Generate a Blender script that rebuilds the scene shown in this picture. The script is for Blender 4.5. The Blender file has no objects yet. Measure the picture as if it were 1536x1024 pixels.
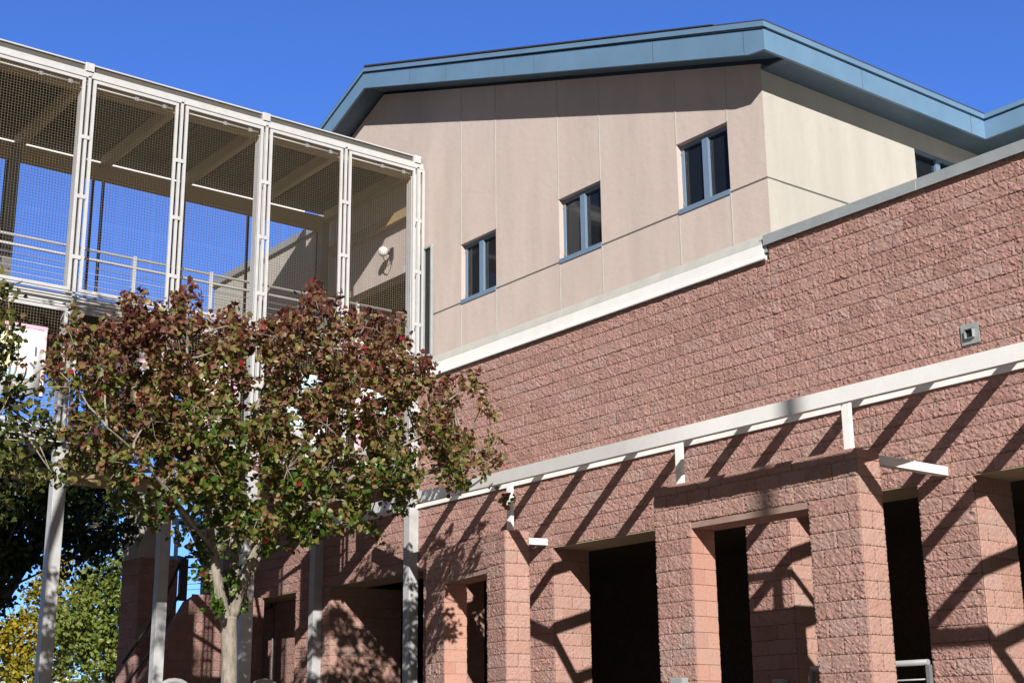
import bpy, math, random
import numpy as np
from mathutils import Vector, Matrix, noise

random.seed(7)
RNG = np.random.default_rng(7)
SC = bpy.context.scene
COL = SC.collection

# ------------------------------------------------------------------ camera
# world: +Y runs along the brick wall away from the viewer, +X into the building, Z up, lens at the origin
F_PX, PITCH, ROLL, YAW = 2134.38, 0.273152, -0.0106936, 0.661765
_fw = np.array([math.sin(YAW)*math.cos(PITCH), math.cos(YAW)*math.cos(PITCH), math.sin(PITCH)])
_r0 = np.array([math.cos(YAW), -math.sin(YAW), 0.0])
_u0 = np.cross(_r0, _fw)
_r = _r0*math.cos(ROLL)+_u0*math.sin(ROLL)
_u = -_r0*math.sin(ROLL)+_u0*math.cos(ROLL)
cam = bpy.data.cameras.new('camera'); cam_o = bpy.data.objects.new('camera', cam); COL.objects.link(cam_o)
cam.sensor_width = 36.0; cam.lens = F_PX/1536*36
cam.clip_start = 0.05; cam.clip_end = 3000
cam_o.matrix_world = Matrix([[_r[0], _u[0], -_fw[0], 0], [_r[1], _u[1], -_fw[1], 0], [_r[2], _u[2], -_fw[2], 0], [0, 0, 0, 1]])
SC.camera = cam_o

# ------------------------------------------------------------------ light
SUN = np.array([1.0, 1.55, -0.92]); SUN /= np.linalg.norm(SUN)     # direction the light travels
elev = math.asin(-SUN[2]); az = math.atan2(-SUN[0], -SUN[1])       # azimuth of the sun, clockwise from +Y
w = bpy.data.worlds.new('World'); SC.world = w; w.use_nodes = True
nt = w.node_tree; nt.nodes.clear()
sky = nt.nodes.new('ShaderNodeTexSky'); sky.sky_type = 'NISHITA'; sky.sun_disc = False
sky.sun_elevation = elev; sky.sun_rotation = az
sky.air_density = 1.0; sky.dust_density = 0.0; sky.ozone_density = 3.0
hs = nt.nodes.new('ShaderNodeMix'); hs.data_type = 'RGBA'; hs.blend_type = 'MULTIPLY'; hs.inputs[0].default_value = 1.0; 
# sky tinted bluer opposite the sun, its sun side dimmed to weaken shadow fill
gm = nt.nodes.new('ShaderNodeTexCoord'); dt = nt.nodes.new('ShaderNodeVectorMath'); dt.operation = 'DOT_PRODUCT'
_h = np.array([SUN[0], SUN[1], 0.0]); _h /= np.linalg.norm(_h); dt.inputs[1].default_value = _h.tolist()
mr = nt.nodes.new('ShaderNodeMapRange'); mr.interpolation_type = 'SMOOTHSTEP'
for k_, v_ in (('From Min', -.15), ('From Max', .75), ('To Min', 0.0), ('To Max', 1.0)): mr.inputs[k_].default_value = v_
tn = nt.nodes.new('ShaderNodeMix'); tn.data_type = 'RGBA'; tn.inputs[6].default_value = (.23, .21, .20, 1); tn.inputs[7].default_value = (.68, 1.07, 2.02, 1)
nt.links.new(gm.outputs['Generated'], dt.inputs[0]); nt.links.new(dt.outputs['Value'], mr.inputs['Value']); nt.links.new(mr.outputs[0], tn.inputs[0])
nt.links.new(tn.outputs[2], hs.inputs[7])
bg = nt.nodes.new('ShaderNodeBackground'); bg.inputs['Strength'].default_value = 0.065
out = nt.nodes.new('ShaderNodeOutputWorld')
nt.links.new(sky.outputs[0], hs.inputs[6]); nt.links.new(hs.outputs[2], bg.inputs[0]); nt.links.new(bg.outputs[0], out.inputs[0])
sl = bpy.data.lights.new('sun', 'SUN'); sl.energy = 5.0; sl.angle = math.radians(0.5); sl.color = (1.0, 0.955, 0.89)
so = bpy.data.objects.new('sun', sl); COL.objects.link(so); so.location = (-20, -30, 30)
so.rotation_euler = Vector(SUN.tolist()).to_track_quat('-Z', 'Y').to_euler()
SC.view_settings.view_transform = 'Standard'; SC.view_settings.look = 'None'
SC.view_settings.exposure = 0.5; SC.view_settings.gamma = 1.0

# ------------------------------------------------------------------ helpers
def ray(x, y):
    return _r*((x-768)/F_PX) + _u*((512-y)/F_PX) + _fw
def onX(x, y, X): d = ray(x, y); return d*(X/d[0])
def onY(x, y, Y): d = ray(x, y); return d*(Y/d[1])

class MB:
    """collects polygons in world coordinates; build() links them as ONE mesh object"""
    def __init__(s): s.v = []; s.f = []; s.sm = []
    def poly(s, pts, smooth=False):
        n = len(s.v); s.v += [tuple(p) for p in pts]; s.f.append(tuple(range(n, n+len(pts)))); s.sm.append(smooth)
    def box(s, x0, x1, y0, y1, z0, z1):
        n = len(s.v)
        s.v += [(x0,y0,z0),(x1,y0,z0),(x1,y1,z0),(x0,y1,z0),(x0,y0,z1),(x1,y0,z1),(x1,y1,z1),(x0,y1,z1)]
        for f in ((3,2,1,0),(4,5,6,7),(0,1,5,4),(1,2,6,5),(2,3,7,6),(3,0,4,7)):
            s.f.append(tuple(n+i for i in f)); s.sm.append(False)
        return s
    def prism(s, poly, axis, a, b):
        """poly in the two other axes (order xyz without axis), extruded from a to b"""
        def mk(p, c):
            q = list(p); q.insert(axis, c); return tuple(q)
        n = len(s.v); k = len(poly)
        s.v += [mk(p, a) for p in poly]+[mk(p, b) for p in poly]
        s.f.append(tuple(range(n, n+k))); s.f.append(tuple(range(n+2*k-1, n+k-1, -1))); s.sm += [False, False]
        for i in range(k):
            j = (i+1) % k
            s.f.append((n+i, n+k+i, n+k+j, n+j)); s.sm.append(False)
        return s
    def bar(s, p, q, w, h, up=(0, 0, 1)):
        """rectangular bar from p to q, w wide and h tall (h along up)"""
        p = Vector(p); q = Vector(q); d = (q-p).normalized(); u = Vector(up)
        sd = d.cross(u)
        if sd.length < 1e-4: sd = d.cross(Vector((0, 1, 0)))
        sd.normalize(); u = sd.cross(d).normalized()
        n = len(s.v)
        for c in (p, q):
            for a, b in ((-1,-1),(1,-1),(1,1),(-1,1)):
                s.v.append(tuple(c+sd*(a*w/2)+u*(b*h/2)))
        for f in ((0,1,2,3),(7,6,5,4),(0,4,5,1),(1,5,6,2),(2,6,7,3),(3,7,4,0)):
            s.f.append(tuple(n+i for i in f)); s.sm.append(False)
        return s
    def tube(s, pts, rad, seg=8, caps=True):
        pts = [Vector(p) for p in pts]
        if not hasattr(rad, '__len__'): rad = [rad]*len(pts)
        n0 = len(s.v); ref = None
        for i, p in enumerate(pts):
            d = (pts[min(i+1, len(pts)-1)]-pts[max(i-1, 0)]).normalized()
            if ref is None:
                ref = d.cross(Vector((0.3, 0.2, 1)) if abs(d.z) < .9 else Vector((1, 0.1, 0)))
            ref = (ref-d*ref.dot(d)).normalized(); bi = d.cross(ref)
            for k in range(seg):
                a = 2*math.pi*k/seg
                s.v.append(tuple(p+(ref*math.cos(a)+bi*math.sin(a))*rad[i]))
        for i in range(len(pts)-1):
            for k in range(seg):
                a = n0+i*seg+k; b = n0+i*seg+(k+1) % seg
                s.f.append((a, b, b+seg, a+seg)); s.sm.append(True)
        if caps:
            s.f.append(tuple(n0+k for k in reversed(range(seg)))); s.sm.append(False)
            e = n0+(len(pts)-1)*seg
            s.f.append(tuple(e+k for k in range(seg))); s.sm.append(False)
        return s
    def build(s, name, mat, parent=None, bevel=0, local=False):
        me = bpy.data.meshes.new(name)
        off = (0, 0, 0)
        if parent is not None and not local:
            o = parent; off = Vector((0, 0, 0))
            while o is not None: off = off+o.location; o = o.parent
        v = [(a-off[0], b-off[1], c-off[2]) for a, b, c in s.v]
        me.from_pydata(v, [], s.f); me.polygons.foreach_set('use_smooth', s.sm); me.update()
        me.materials.append(mat)
        o = bpy.data.objects.new(name, me); COL.objects.link(o)
        if parent is not None: o.parent = parent
        if bevel:
            m = o.modifiers.new('bevel', 'BEVEL'); m.width = bevel; m.segments = 2; m.limit_method = 'ANGLE'
        return o

def tag(o, label=None, cat=None, group=None, kind=None):
    if label: o['label'] = label
    if cat: o['category'] = cat
    if group: o['group'] = group
    if kind: o['kind'] = kind
    return o
def thing(name, label, cat, loc, group=None, rotz=0):
    o = bpy.data.objects.new(name, None); COL.objects.link(o); o.empty_display_size = .2
    o.location = loc; o.rotation_euler = (0, 0, rotz)
    return tag(o, label, cat, group)

# ------------------------------------------------------------------ materials
def new_mat(name):
    m = bpy.data.materials.new(name); m.use_nodes = True; n = m.node_tree; n.nodes.clear()
    o = n.nodes.new('ShaderNodeOutputMaterial'); b = n.nodes.new('ShaderNodeBsdfPrincipled')
    n.links.new(b.outputs[0], o.inputs[0])
    return m, n, b, o
def N(n, t, **kw):
    x = n.nodes.new(t)
    for k, v in kw.items():
        if k in x.inputs: x.inputs[k].default_value = v
        else: setattr(x, k, v)
    return x
def objco(n): return N(n, 'ShaderNodeTexCoord').outputs['Object']
def noise_tex(n, co, scale, detail=4, rough=.55):
    t = N(n, 'ShaderNodeTexNoise', Scale=scale, Detail=detail, Roughness=rough); n.links.new(co, t.inputs['Vector']); return t
def ramp(n, fac, stops):
    r = n.nodes.new('ShaderNodeValToRGB'); e = r.color_ramp.elements
    while len(e) > 1: e.remove(e[-1])
    e[0].position, e[0].color = stops[0][0], (*stops[0][1], 1)
    for p, c in stops[1:]:
        k = e.new(p); k.color = (*c, 1)
    n.links.new(fac, r.inputs[0]); return r.outputs[0]
def mix(n, a, b, fac, mode='MIX'):
    m = n.nodes.new('ShaderNodeMix'); m.data_type = 'RGBA'; m.blend_type = mode
    for s, v in ((m.inputs[6], a), (m.inputs[7], b)):
        if isinstance(v, tuple): s.default_value = (*v, 1)
        else: n.links.new(v, s)
    if isinstance(fac, (int, float)): m.inputs[0].default_value = fac
    else: n.links.new(fac, m.inputs[0])
    return m.outputs[2]
def bump(n, b, h, strength, dist):
    u = N(n, 'ShaderNodeBump', Strength=strength, Distance=dist); n.links.new(h, u.inputs['Height']); n.links.new(u.outputs[0], b.inputs['Normal']); return u

def painted(name, col, rough=.5, metal=0.0, var=.12, dirt=(.3, .27, .22), dirt_amt=.10, scale=3.0, spec=.5):
    m, n, b, o = new_mat(name); co = objco(n)
    t = noise_tex(n, co, scale, 5, .6); t2 = noise_tex(n, co, scale*9, 3, .6)
    c = ramp(n, t.outputs[0], [(.3, tuple(x*(1-var) for x in col)), (.7, tuple(min(1, x*(1+var*.5)) for x in col))])
    f = ramp(n, t2.outputs[0], [(.55, (0, 0, 0)), (.8, (dirt_amt*3,)*3)])
    n.links.new(mix(n, c, dirt, f), b.inputs['Base Color'])
    b.inputs['Roughness'].default_value = rough; b.inputs['Metallic'].default_value = metal
    b.inputs['Specular IOR Level'].default_value = spec
    bump(n, b, t2.outputs[0], .12, .004)
    return m

def block_mat(name, light, dark, efflor=.35, rough_bump=1.0):
    """tumbled concrete block: every block is its own mesh island with its own tone"""
    m, n, b, o = new_mat(name); co = objco(n)
    g = N(n, 'ShaderNodeNewGeometry')
    t = noise_tex(n, co, 1.1, 4, .6); t2 = noise_tex(n, co, 26, 5, .65); t3 = noise_tex(n, co, 90, 3, .6)
    c = mix(n, light, dark, ramp(n, g.outputs['Random Per Island'], [(0, (0, 0, 0)), (.6, (.35,)*3), (1, (1, 1, 1))]))
    c = mix(n, c, tuple(x*.62 for x in dark), ramp(n, t2.outputs[0], [(.5, (0, 0, 0)), (.78, (.75,)*3)]))
    hb = N(n, 'ShaderNodeMath', operation='MULTIPLY'); hb.inputs[1].default_value = 37.3; n.links.new(g.outputs['Random Per Island'], hb.inputs[0])
    hf = N(n, 'ShaderNodeMath', operation='FRACT'); n.links.new(hb.outputs[0], hf.inputs[0])
    c = mix(n, c, (.37, .285, .262), ramp(n, hf.outputs[0], [(.78, (0, 0, 0)), (.99, (.34,)*3)]))
    c = mix(n, c, (.36, .29, .265), ramp(n, t.outputs[0], [(.56, (0, 0, 0)), (.78, (efflor,)*3)]))
    c = mix(n, c, (.34, .235, .20), ramp(n, t3.outputs[0], [(.58, (0, 0, 0)), (.75, (.35,)*3)]))
    n.links.new(c, b.inputs['Base Color']); b.inputs['Roughness'].default_value = .95
    b.inputs['Specular IOR Level'].default_value = .15
    a = N(n, 'ShaderNodeMath', operation='ADD'); n.links.new(t2.outputs[0], a.inputs[0]); n.links.new(t3.outputs[0], a.inputs[1])
    bump(n, b, a.outputs[0], .55*rough_bump, .012)
    return m

def stucco_mat(name, col, streak=(.40, .33, .28)):
    m, n, b, o = new_mat(name); co = objco(n)
    mp = N(n, 'ShaderNodeMapping'); mp.inputs['Scale'].default_value = (1.2, 1.2, .25); n.links.new(co, mp.inputs['Vector'])
    t = noise_tex(n, mp.outputs[0], 1.3, 6, .62); t1 = noise_tex(n, co, 3.2, 5, .7); t2 = noise_tex(n, co, 70, 4, .6); t3 = noise_tex(n, co, 9, 4, .6)
    c = mix(n, col, tuple(x*.85 for x in col), ramp(n, t.outputs[0], [(.42, (0, 0, 0)), (.72, (.9,)*3)]))
    c = mix(n, c, streak, ramp(n, t1.outputs[0], [(.56, (0, 0, 0)), (.84, (.32,)*3)]))
    n.links.new(c, b.inputs['Base Color']); b.inputs['Roughness'].default_value = .92; b.inputs['Specular IOR Level'].default_value = .2
    a = N(n, 'ShaderNodeMath', operation='MULTIPLY_ADD'); a.inputs[1].default_value = 3.0
    n.links.new(t3.outputs[0], a.inputs[0]); n.links.new(t2.outputs[0], a.inputs[2])
    bump(n, b, a.outputs[0], .35, .006)
    return m

def glass_mat(name, col=(.010, .013, .018), rough=.06):
    m, n, b, o = new_mat(name)
    b.inputs['Base Color'].default_value = (*col, 1); b.inputs['Roughness'].default_value = rough; b.inputs['Specular IOR Level'].default_value = .5
    co = objco(n); t = noise_tex(n, co, .8, 2); bump(n, b, t.outputs[0], .05, .02)
    return m

def leaf_mat(name, stops, low, high, zc, zs, transl=.28, nscale=1.0, strays=False):
    """every leaf is an island with a random tone; the mix of tones drifts over the crown like autumn colour does"""
    m, n, b, o = new_mat(name); co = objco(n)
    g = N(n, 'ShaderNodeNewGeometry'); t = noise_tex(n, co, nscale, 3, .6)
    sep = N(n, 'ShaderNodeSeparateXYZ'); n.links.new(co, sep.inputs[0])
    zz = N(n, 'ShaderNodeMath', operation='MULTIPLY_ADD'); zz.inputs[1].default_value = zs; zz.inputs[2].default_value = -zc*zs
    n.links.new(sep.outputs['Z'], zz.inputs[0])
    a = N(n, 'ShaderNodeMath', operation='MULTIPLY_ADD'); a.inputs[1].default_value = .95
    n.links.new(t.outputs[0], a.inputs[0]); n.links.new(zz.outputs[0], a.inputs[2])
    r = N(n, 'ShaderNodeMath', operation='MULTIPLY_ADD'); r.inputs[1].default_value = .62
    n.links.new(g.outputs['Random Per Island'], r.inputs[0]); n.links.new(a.outputs[0], r.inputs[2])
    sub = N(n, 'ShaderNodeMath', operation='SUBTRACT'); sub.inputs[1].default_value = .30; sub.use_clamp = True
    n.links.new(r.outputs[0], sub.inputs[0])
    c = ramp(n, sub.outputs[0], stops)
    if strays:
        f1 = N(n, 'ShaderNodeMath', operation='MULTIPLY'); f1.inputs[1].default_value = 61.7; n.links.new(g.outputs['Random Per Island'], f1.inputs[0])
        f2 = N(n, 'ShaderNodeMath', operation='FRACT'); n.links.new(f1.outputs[0], f2.inputs[0])
        f3 = N(n, 'ShaderNodeMath', operation='GREATER_THAN'); f3.inputs[1].default_value = .988; n.links.new(f2.outputs[0], f3.inputs[0])
        c = mix(n, c, (.33, .022, .035), f3.outputs[0])
    n.links.new(c, b.inputs['Base Color']); b.inputs['Roughness'].default_value = .42; b.inputs['Specular IOR Level'].default_value = .4
    tr = N(n, 'ShaderNodeBsdfTranslucent'); n.links.new(c, tr.inputs['Color'])
    ms = N(n, 'ShaderNodeMixShader'); ms.inputs[0].default_value = transl
    n.links.new(b.outputs[0], ms.inputs[1]); n.links.new(tr.outputs[0], ms.inputs[2]); n.links.new(ms.outputs[0], o.inputs[0])
    return m

def bark_mat(name, a, d):
    m, n, b, o = new_mat(name); co = objco(n)
    mp = N(n, 'ShaderNodeMapping'); mp.inputs['Scale'].default_value = (1, 1, .22); n.links.new(co, mp.inputs['Vector'])
    t = noise_tex(n, mp.outputs[0], 22, 6, .7); t2 = noise_tex(n, co, 3, 3)
    c = ramp(n, t.outputs[0], [(.32, d), (.62, a)])
    c = mix(n, c, tuple(min(1, x*1.35) for x in a), ramp(n, t2.outputs[0], [(.5, (0, 0, 0)), (.75, (.6,)*3)]))
    n.links.new(c, b.inputs['Base Color']); b.inputs['Roughness'].default_value = .9
    bump(n, b, t.outputs[0], .7, .02); return m

def paving_mat(name, col):
    m, n, b, o = new_mat(name); co = objco(n)
    t = noise_tex(n, co, .5, 6, .6); t2 = noise_tex(n, co, 40, 3)
    br = N(n, 'ShaderNodeTexBrick'); br.offset = 0; br.inputs['Scale'].default_value = 1.0
    br.inputs['Brick Width'].default_value = 1.8; br.inputs['Row Height'].default_value = 1.8; br.inputs['Mortar Size'].default_value = .012
    br.inputs['Color1'].default_value = (*col, 1); br.inputs['Color2'].default_value = (*[x*.93 for x in col], 1); br.inputs['Mortar'].default_value = (*[x*.45 for x in col], 1)
    n.links.new(co, br.inputs['Vector'])
    c = mix(n, br.outputs[0], tuple(x*.7 for x in col), ramp(n, t.outputs[0], [(.45, (0, 0, 0)), (.75, (.7,)*3)]))
    n.links.new(c, b.inputs['Base Color']); b.inputs['Roughness'].default_value = .9; bump(n, b, t2.outputs[0], .2, .004); return m

M_BLOCK = block_mat('split_face_block', (.385, .232, .200), (.32, .186, .160))
M_BLOCK_P = block_mat('portal_block', (.385, .235, .202), (.325, .188, .158), .8)
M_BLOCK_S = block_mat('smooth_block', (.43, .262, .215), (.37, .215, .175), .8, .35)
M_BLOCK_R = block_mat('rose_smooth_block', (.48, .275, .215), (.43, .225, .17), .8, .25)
M_MORTAR = painted('mortar', (.12, .078, .063), .95, var=.2)
M_MORTP = painted('pale_mortar', (.33, .22, .18), .95, var=.2)
M_CORE = painted('dark_block', (.17, .09, .07), .95, var=.25)
M_ARC = painted('shade_dark_plaster', (.045, .032, .028), .95, var=.2)  # near-black colour stands in for the deep shade of the interiors
M_STUC = stucco_mat('rose_stucco', (.545, .458, .425), (.36, .285, .245))
M_CREAM = stucco_mat('cream_stucco', (.46, .435, .395), (.36, .29, .215))
M_WHITE = painted('white_paint', (.80, .80, .79), .45, var=.05, dirt_amt=.05)
M_STEELW = painted('galvanised_white_steel', (.51, .51, .515), .42, var=.10, dirt_amt=.10, scale=5)
M_STEELG = painted('grey_white_steel', (.44, .44, .445), .45, var=.16, dirt_amt=.12, scale=4)
M_GALV = painted('galvanised_sheet', (.42, .45, .46), .42, metal=.35, var=.14, dirt_amt=.05, scale=4)
M_GREY = painted('grey_steel', (.30, .31, .32), .5, var=.15)
M_GUT = painted('gutter_bronze', (.085, .08, .07), .5)
M_WIRE = painted('galvanised_wire_bounce_tan', (.25, .205, .14), .5)  # tan tone puts warm bounce light into the wire's colour
M_TANW = painted('olive_plaster', (.16, .115, .055), .9)
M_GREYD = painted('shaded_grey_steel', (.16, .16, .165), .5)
M_TAN = painted('tan_steel', (.36, .265, .145), .6, var=.10)
M_TAND = painted('tan_soffit', (.38, .32, .22), .7, var=.10)
M_DECK = painted('brown_roof_deck', (.032, .019, .010), .75, var=.25, scale=6)
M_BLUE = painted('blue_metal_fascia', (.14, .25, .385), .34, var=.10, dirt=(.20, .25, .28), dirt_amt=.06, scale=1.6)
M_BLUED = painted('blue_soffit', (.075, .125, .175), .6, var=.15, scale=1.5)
M_WINB = painted('blue_window_frame', (.145, .222, .33), .4, var=.06)
M_DARK = painted('dark_gap', (.012, .012, .014), .8)
M_SHING = painted('dark_shingle', (.035, .035, .038), .9, var=.3, scale=12)
M_GLASS = glass_mat('dark_glass')
M_JOINT = painted('metal_joint', (.46, .46, .43), .5)
M_JOINTD = painted('joint_shadow_reveal', (.10, .09, .085), .8)
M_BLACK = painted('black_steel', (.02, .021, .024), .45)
M_PAVE = paving_mat('concrete_paving', (.14, .12, .095))

ZP = .10216; CO = .2032; BL = .4064       # course phase, course height, block length

# split faced masonry, block by block -----------------------------------------------------------
def rough_h(u, v, seed, amp):
    p = Vector((u*7.0+seed*3.1, v*9.0, seed))
    a = noise.noise(p); c = noise.noise(Vector((u*17+seed, v*21, seed*1.7))); d = noise.noise(Vector((u*38, v*44+seed, seed)))
    return amp*(.45*a+1.2*abs(c)+.70*d)
def block_face(mb, P, U, Nn, u0, u1, z0, z1, amp, gap=.005, seg=.026, inset=.0, row=None):
    """one block: rough front grid + a rim back to the mortar plane. P origin, U horizontal dir, Nn outward normal"""
    gv = gap if row is None else gap*2.2
    u0 += gap*.5; u1 -= gap*.5; z0 += gv*.5; z1 -= gv*.5
    if u1-u0 < .02 or z1-z0 < .02: return
    u0 -= gap*.45 if row is not None else 0; u1 += gap*.45 if row is not None else 0
    nu = max(2, int(round((u1-u0)/seg))); nv = max(2, int(round((z1-z0)/seg)))
    if amp < .003: nu = max(1, nu//4); nv = 1
    seed = random.random()*50 if row is None else row; tu = random.uniform(-1, 1)*amp*.3*(row is None); tv = random.uniform(-1, 1)*amp*.3
    base = random.uniform(0, amp*.22)+.004
    n0 = len(mb.v)
    for j in range(nv+1):
        v = z0+(z1-z0)*j/nv
        for i in range(nu+1):
            u = u0+(u1-u0)*i/nu
            e = min(1.0, min(v-z0, z1-v)/.012*.3+.7, min(u-u0, u1-u)/.016*.25+.75) if amp >= .003 else 1
            h = base+(rough_h(u, v, seed, amp)+tu*(2*i/nu-1)+tv*(2*j/nv-1))*e if amp >= .003 else base
            h = max(h, .001)+inset
            p = P+U*u+Nn*h
            mb.v.append((p[0], p[1], v))
    for j in range(nv):
        for i in range(nu):
            a = n0+j*(nu+1)+i; mb.f.append((a, a+1, a+nu+2, a+nu+1)); mb.sm.append(amp >= .003 and (i*7+j*3+int(seed)) % 5 > 2)
    rim = [n0+i for i in range(nu+1)]+[n0+j*(nu+1)+nu for j in range(1, nv+1)]+[n0+nv*(nu+1)+i for i in range(nu-1, -1, -1)]+[n0+j*(nu+1) for j in range(nv-1, 0, -1)]
    n1 = len(mb.v)
    for r in rim:
        p = np.array(mb.v[r]); d = (p-P).dot(Nn); q = p-Nn*(d+.006); mb.v.append(tuple(q))
    k = len(rim)
    for i in range(k):
        j = (i+1) % k; mb.f.append((rim[j], rim[i], n1+i, n1+j)); mb.sm.append(False)
def block_wall(mb, P, U, Nn, L, z0, z1, amp=.016, holes=(), shift=0.0, gap=.0035, bl=BL, inset=0.0, cont=False):
    """running bond over u in [0,L], holes = (u0,u1,z0,z1)"""
    P = np.array(P, float); U = np.array(U, float); Nn = np.array(Nn, float)
    k = math.floor((z0-ZP)/CO)-1
    while True:
        a, b = ZP+k*CO, ZP+(k+1)*CO; k += 1
        if a >= z1-.01: break
        a, b = max(a, z0), min(b, z1)
        if b-a < .03: continue
        zm = (a+b)/2; iv = [(0.0, L)]; row = (k*7.31) % 53 if cont else None
        for h in holes:
            if h[2] < zm < h[3]:
                iv = [q for (s, e) in iv for q in ((s, min(e, h[0])), (max(s, h[1]), e)) if q[1]-q[0] > .03]
        off = shift+(bl/2 if k % 2 else 0)
        for s, e in iv:
            cuts = [s]; j = math.ceil((s-off)/bl+1e-6)
            while off+j*bl < e-.09:
                c = off+j*bl
                if c-cuts[-1] > .09: cuts.append(c)
                j += 1
            cuts.append(e)
            for c0, c1 in zip(cuts, cuts[1:]):
                block_face(mb, P, U, Nn, c0, c1, a, b, amp*random.uniform(.75, 1.2) if row is None else amp*random.uniform(.9, 1.1), gap, inset=inset, row=row)

W = 15.4                       # front plane of the brick wall
FL = -.15                      # floor level at the building

# ------------------------------------------------------------------ ground
def smooth(t): t = np.clip(t, 0, 1); return t*t*(3-2*t)
gx = np.unique(np.concatenate([np.linspace(-500, -30, 12), np.linspace(-30, 40, 57), np.linspace(40, 600, 12)]))
gy = np.unique(np.concatenate([np.linspace(-400, -30, 10), np.linspace(-30, 110, 100), np.linspace(110, 1200, 12)]))
mb = MB()
for yy in gy:
    for xx in gx:
        s = xx*.61+yy*.79
        z = -1.65+1.5*smooth((s-3.5)/8.5) + 2.0*smooth((yy-37)/16)
        mb.v.append((xx, yy, float(z)))
nx = len(gx)
for j in range(len(gy)-1):
    for i in range(nx-1):
        a = j*nx+i; mb.f.append((a, a+1, a+nx+1, a+nx)); mb.sm.append(True)
g = mb.build('ground', M_PAVE); tag(g, kind='structure')

# ------------------------------------------------------------------ main building
bld = thing('school_building', 'two storey building of red split face block with rose stucco gable and blue roof edge', 'building', (W, 13.5, FL))
TOPB = 6.86
OPEN = [(5.96, 10.39), (11.23, 13.44), (14.27, 18.70), (19.53, 21.74), (22.57, 26.0), (27.46, 30.6)]
ZL = 3.15
Y0W, Y1W = 1.0, 31.0
mb = MB()
hol = [(a-Y0W, b-Y0W, -1, ZL) for a, b in OPEN]
block_wall(mb, (W, Y0W, 0), (0, 1, 0), (-1, 0, 0), 13.5-Y0W, FL, 7.10, .020, hol, .13, cont=True)
block_wall(mb, (W, 13.5, 0), (0, 1, 0), (-1, 0, 0), Y1W-13.5, FL, TOPB, .020, [(a-13.5, b-13.5, -1, ZL) for a, b in OPEN if b > 13.5], .05, cont=True)
front = mb.build('brick_wall', M_BLOCK, bld)
# backing behind the blocks (mortar plane) with the same openings
mb = MB()
ys = sorted({Y0W, 13.5, Y1W} | {q for o in OPEN for q in o})
for a, b in zip(ys, ys[1:]):
    op = any(o[0] <= (a+b)/2 <= o[1] for o in OPEN)
    mb.box(W+.002, W+.42, a, b, ZL if op else FL, 7.09 if b <= 13.5 else TOPB-.01)
mb.build('mortar_bed', M_MORTAR, bld)
# pier reveals (depth 0.8 m), block faced
for i in range(len(OPEN)):
    mb = MB()
    ya = OPEN[i-1][1] if i else 2.0; yb = OPEN[i][0]     # pier between openings
    dpt = .80
    block_wall(mb, (W, ya, 0), (1, 0, 0), (0, 1, 0), dpt, FL, ZL, .008, shift=.2)
    mb.build('pier_reveal', M_BLOCK_P, bld); mb = MB(); block_wall(mb, (W+.004, yb, 0), (1, 0, 0), (0, 1, 0), dpt, FL, ZL, .006, shift=.1, inset=-.006); mb.build('pier_reveal', M_BLOCK_P, bld)
    MB().box(W+.40, W+dpt, ya+.002, yb-.002, FL, ZL).build('pier_core', M_CORE, bld)
    # face looking at -Y (sunlit side of the next opening's far jamb)
for a, b in OPEN:
    d2 = 1.75 if a > 22 and a < 23 else .80
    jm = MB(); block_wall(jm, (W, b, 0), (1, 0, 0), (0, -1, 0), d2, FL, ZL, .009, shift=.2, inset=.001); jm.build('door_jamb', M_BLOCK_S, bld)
    if d2 > 1: MB().box(W+.8, W+d2, b+.002, b+.4, FL, ZL).build('pier_core', M_CORE, bld)
MB().box(W+.42, W+.8, Y1W-.4, Y1W, FL, ZL).build('pier_core', M_CORE, bld)
# lintel soffits of tan steel
for a, b in OPEN:
    MB().box(W-.012, W+.80, a+.01, b-.01, ZL-.012, ZL-.002).build('lintel_soffit', M_TAND, bld)
# arcade behind: back wall, ceiling, end walls
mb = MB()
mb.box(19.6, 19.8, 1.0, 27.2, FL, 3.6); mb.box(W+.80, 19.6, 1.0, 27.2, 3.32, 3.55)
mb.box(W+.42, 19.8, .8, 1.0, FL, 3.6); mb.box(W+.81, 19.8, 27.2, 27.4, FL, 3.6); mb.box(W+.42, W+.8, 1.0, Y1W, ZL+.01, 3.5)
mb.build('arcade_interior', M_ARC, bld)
# recess of the far opening: a block faced back wall one metre in
mb = MB(); block_wall(mb, (16.3, 27.4, 0), (0, 1, 0), (-1, 0, 0), 3.4, FL, ZL, .010)
mb.build('recess_wall', M_BLOCK, bld)
MB().box(16.302, 16.5, 27.41, 30.9, FL, 3.5).build('recess_backing', M_MORTAR, bld)

# coping of the parapet
mb = MB(); mb.box(W-.07, W+.48, 1.0, 13.54, 7.10, 7.235); mb.box(W-.078, W-.07, 1.0, 13.545, 7.075, 7.235)
cp = mb.build('coping', M_GALV, bld, .004)
for yy in (4.1, 7.4, 10.78): MB().box(W-.0805, W-.078, yy, yy+.012, 7.076, 7.236).build('coping_seam', M_JOINT, cp)
MB().box(W-.03, W-.004, 13.52, 13.66, 6.98, 7.20).build('coping_end', M_GALV, cp)
# parapet return + low roof behind
MB().box(W+.42, 30, 1.0, 13.3, 6.3, 6.5).build('low_roof', M_GALV, bld)

# white channel beam under the stucco and the sloped flashing above it
mb = MB(); mb.box(W-.055, W+.1, 13.58, 27.0, 6.88, 7.12); mb.box(W-.085, W-.055, 13.50, 27.0, 6.865, 6.905)
mb.build('white_band_beam', M_WHITE, bld, .004)
mb = MB(); mb.prism([(W-.055, 7.122), (W+.06, 7.122), (W+.06, 7.30), (W+.03, 7.30)], 1, 13.56, 27.0)
mb.build('sloped_flashing', M_JOINT, bld)

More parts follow.
